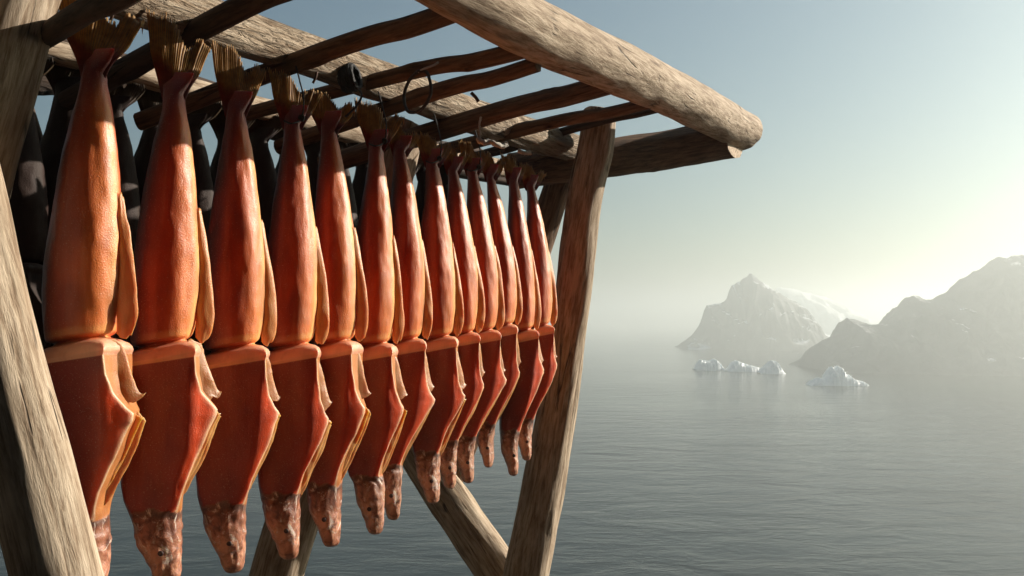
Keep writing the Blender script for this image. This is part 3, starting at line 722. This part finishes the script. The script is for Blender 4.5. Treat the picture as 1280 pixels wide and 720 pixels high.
# ------------------------------------------------------------------ islands and icebergs
def rock_mat(name, snow):
    m, nt, b, nd, L = new_mat(name)
    tc = N(nd, 'ShaderNodeTexCoord'); ge = N(nd, 'ShaderNodeNewGeometry')
    n1 = N(nd, 'ShaderNodeTexNoise', Scale=.06, Detail=10.0, Roughness=.65); L.new(tc.outputs['Object'], n1.inputs['Vector'])
    r1 = ramp(nd, [(.3, (.035, .038, .04)), (.7, (.10, .10, .10))]); L.new(n1.outputs[0], r1.inputs[0])
    sx = N(nd, 'ShaderNodeSeparateXYZ'); L.new(ge.outputs['Normal'], sx.inputs[0])
    ad = N(nd, 'ShaderNodeMath', operation='MULTIPLY_ADD'); L.new(n1.outputs[0], ad.inputs[0]); ad.inputs[1].default_value = .9; L.new(sx.outputs[2], ad.inputs[2])
    rs = ramp(nd, [(snow, 0.0), (snow + .06, 1.0)]); sc = N(nd, 'ShaderNodeMath', operation='MULTIPLY'); sc.inputs[1].default_value = .5; L.new(ad.outputs[0], sc.inputs[0]); L.new(sc.outputs[0], rs.inputs[0])
    mx = N(nd, 'ShaderNodeMix', data_type='RGBA'); L.new(rs.outputs[0], mx.inputs[0]); L.new(r1.outputs[0], mx.inputs[6]); mx.inputs[7].default_value = (.82, .84, .86, 1)
    L.new(mx.outputs[2], b.inputs['Base Color']); b.inputs['Roughness'].default_value = .85
    bp = N(nd, 'ShaderNodeBump', Strength=1.0, Distance=3.0); L.new(n1.outputs[0], bp.inputs['Height']); L.new(bp.outputs[0], b.inputs['Normal'])
    return m
def island(name, prof, D, depth, mat, seed, rough=.12, n=160, nd_=60, pw=.8):
    """profile of (px,py) seen at distance D: a ridge along x, falling to the water before and behind, with gullies"""
    k = D / F
    xs = [(p[0] - 640) * k for p in prof]; hs = [EYE + (400 - p[1]) * k for p in prof]
    x0, x1 = xs[0], xs[-1]; V = []
    for j in range(nd_ + 1):
        v = j / nd_ * 2 - 1
        for i in range(n + 1):
            u = i / n; x = x0 + (x1 - x0) * u
            h = float(np.interp(x, xs, hs))
            base = max(0, 1 - abs(v)) ** (pw + .25 * noise.noise(Vector((x * .03, seed, 0))))
            yy = v * depth * (.55 + .45 * math.sin(math.pi * min(max(u, .02), .98))) + depth * .18 * noise.noise(Vector((x * .02, v * 2, seed)))
            rid = 1 - abs(noise.noise(Vector((x * 6 / depth, yy * 3 / depth, seed)))) * 2
            rid2 = 1 - abs(noise.noise(Vector((x * 17 / depth, yy * 10 / depth, seed + 4)))) * 2
            sl = 4 * base * (1 - base)
            z = h * (base + sl * rough * (rid - .5) * 1.5 + sl * rough * .5 * (rid2 - .5)) + h * .025 * noise.noise(Vector((x * 30 / depth, yy * 30 / depth, seed))) * base
            V.append((x, yy, z - .5 - 1.5 * (abs(v) > .97)))
    Fc = []
    for j in range(nd_):
        for i in range(n):
            a = j * (n + 1) + i; Fc.append((a, a + 1, a + n + 2, a + n + 1))
    o = mesh_obj(name, V, Fc, mat, None, smooth=True); o.location = (0, D, 0)
    return o
M_R1 = rock_mat('snowy_rock', .66); M_R2 = rock_mat('bare_rock', .72); M_R3 = rock_mat('snow_field', .42)
tag(island('hill', [(846, 446), (852, 428), (866, 418), (878, 402), (884, 381), (903, 378), (910, 372), (914, 357), (925, 351), (937, 341), (950, 352), (962, 360), (985, 372), (1003, 380), (1010, 404), (1040, 420), (1075, 446)], 860, 80, M_R1, 3), 'steep grey rocky island with snow in its gullies', kind='structure')
tag(island('hill', [(930, 432), (950, 390), (970, 359), (990, 361), (1012, 366), (1030, 370), (1050, 378), (1070, 392), (1095, 400), (1130, 402), (1180, 436)], 1500, 150, M_R3, 9), 'pale snow covered mountain behind the rocky island', kind='structure')
tag(island('hill', [(1010, 470), (1016, 446), (1024, 428), (1040, 419), (1050, 414), (1056, 396), (1066, 398), (1086, 405), (1104, 402), (1118, 390), (1128, 374), (1145, 367), (1158, 371), (1172, 373), (1190, 364), (1206, 348), (1228, 334), (1244, 322), (1262, 320), (1290, 318), (1340, 300), (1420, 290), (1520, 330), (1640, 400), (1720, 466)], 500, 90, M_R2, 5, n=260), 'dark bare rocky headland rising to the right', kind='structure')
m, nt, b, nd, L = new_mat('iceberg_ice'); M_ICE = m
tc = N(nd, 'ShaderNodeTexCoord'); n1 = N(nd, 'ShaderNodeTexNoise', Scale=.25, Detail=6.0); L.new(tc.outputs['Object'], n1.inputs['Vector'])
r1 = ramp(nd, [(.3, (.62, .70, .74)), (.6, (.88, .90, .91))]); L.new(n1.outputs[0], r1.inputs[0]); L.new(r1.outputs[0], b.inputs['Base Color']); b.inputs['Roughness'].default_value = .5
bp = N(nd, 'ShaderNodeBump', Strength=.8, Distance=.8); L.new(n1.outputs[0], bp.inputs['Height']); L.new(bp.outputs[0], b.inputs['Normal'])
def berg(prof, D, depth, seed, label):
    k = D / F; cx = sum(p[0] for p in prof) / len(prof)
    o = island('iceberg', prof, D, depth, M_ICE, seed, rough=.3, n=90, nd_=40, pw=.32)
    tag(o, label, 'iceberg', 'icebergs floating before the islands')
berg([(868, 460), (874, 448), (886, 450), (893, 447), (900, 453), (906, 462)], 480, 9, 1, 'low faint iceberg farthest left under the rocky island')
berg([(908, 462), (914, 452), (920, 449), (930, 453), (944, 457), (956, 460)], 470, 9, 2, 'long low iceberg with a bright hump at its left end')
berg([(948, 464), (956, 456), (964, 449), (970, 450), (976, 462), (982, 468)], 450, 8, 3, 'small peaked iceberg, middle one of the row')
berg([(1008, 480), (1014, 474), (1024, 470), (1030, 472), (1034, 462), (1039, 456), (1043, 461), (1046, 455), (1051, 458), (1053, 467), (1060, 466), (1066, 472), (1078, 475), (1084, 480)], 370, 7, 4, 'brightest iceberg with a broken crown before the dark headland')
# ------------------------------------------------------------------ air
m = bpy.data.materials.new('haze_air'); m.use_nodes = True; nd = m.node_tree.nodes; L = m.node_tree.links
nd.remove(nd['Principled BSDF']); pv = nd.new('ShaderNodeVolumePrincipled')
pv.inputs['Color'].default_value = (.84, .88, .85, 1); pv.inputs['Density'].default_value = .00125; pv.inputs['Anisotropy'].default_value = .6
L.new(pv.outputs[0], nd['Material Output'].inputs['Volume'])
E2 = 9500; zt = 82
V = [(x, y, z) for z in (-2, zt) for y in (-E2, E2) for x in (-E2, E2)]
tag(mesh_obj('haze', V, [(0, 2, 3, 1), (4, 5, 7, 6), (0, 1, 5, 4), (2, 6, 7, 3), (0, 4, 6, 2), (1, 3, 7, 5)], m, smooth=False), 'pale sunlit sea haze', kind='stuff')

# ------------------------------------------------------------------ light
AZ, EL = 64.0, 23.5
wd = bpy.data.worlds.new('World'); S.world = wd; wd.use_nodes = True
nt = wd.node_tree; bg = nt.nodes['Background']
sky = nt.nodes.new('ShaderNodeTexSky'); sky.sky_type = 'NISHITA'; sky.sun_disc = False
sky.sun_elevation = R(EL); sky.sun_rotation = R(AZ); sky.altitude = 0; sky.air_density = 1.0; sky.dust_density = 2.5; sky.ozone_density = 2.2
tn = nt.nodes.new('ShaderNodeMix'); tn.data_type = 'RGBA'; tn.blend_type = 'MULTIPLY'; tn.inputs[0].default_value = 1; tn.inputs[7].default_value = (.80, .98, .93, 1)
nt.links.new(sky.outputs[0], tn.inputs[6]); nt.links.new(tn.outputs[2], bg.inputs[0]); bg.inputs[1].default_value = .05
sd_ = bpy.data.lights.new('sun', 'SUN'); sd_.energy = 5.0; sd_.angle = R(.5); sd_.color = (1.0, .91, .80)
so = bpy.data.objects.new('sun', sd_); COL.objects.link(so)
dirv = Vector((math.sin(R(AZ)) * math.cos(R(EL)), math.cos(R(AZ)) * math.cos(R(EL)), math.sin(R(EL))))
so.rotation_euler = dirv.to_track_quat('Z', 'Y').to_euler()

# ------------------------------------------------------------------ render settings
S.view_settings.view_transform = 'Standard'; S.view_settings.look = 'None'; S.view_settings.exposure = .72; S.view_settings.gamma = 1
S.render.engine = 'CYCLES'
S.cycles.use_denoising = True
S.cycles.max_bounces = 6; S.cycles.volume_bounces = 1; S.cycles.caustics_reflective = False; S.cycles.caustics_refractive = False
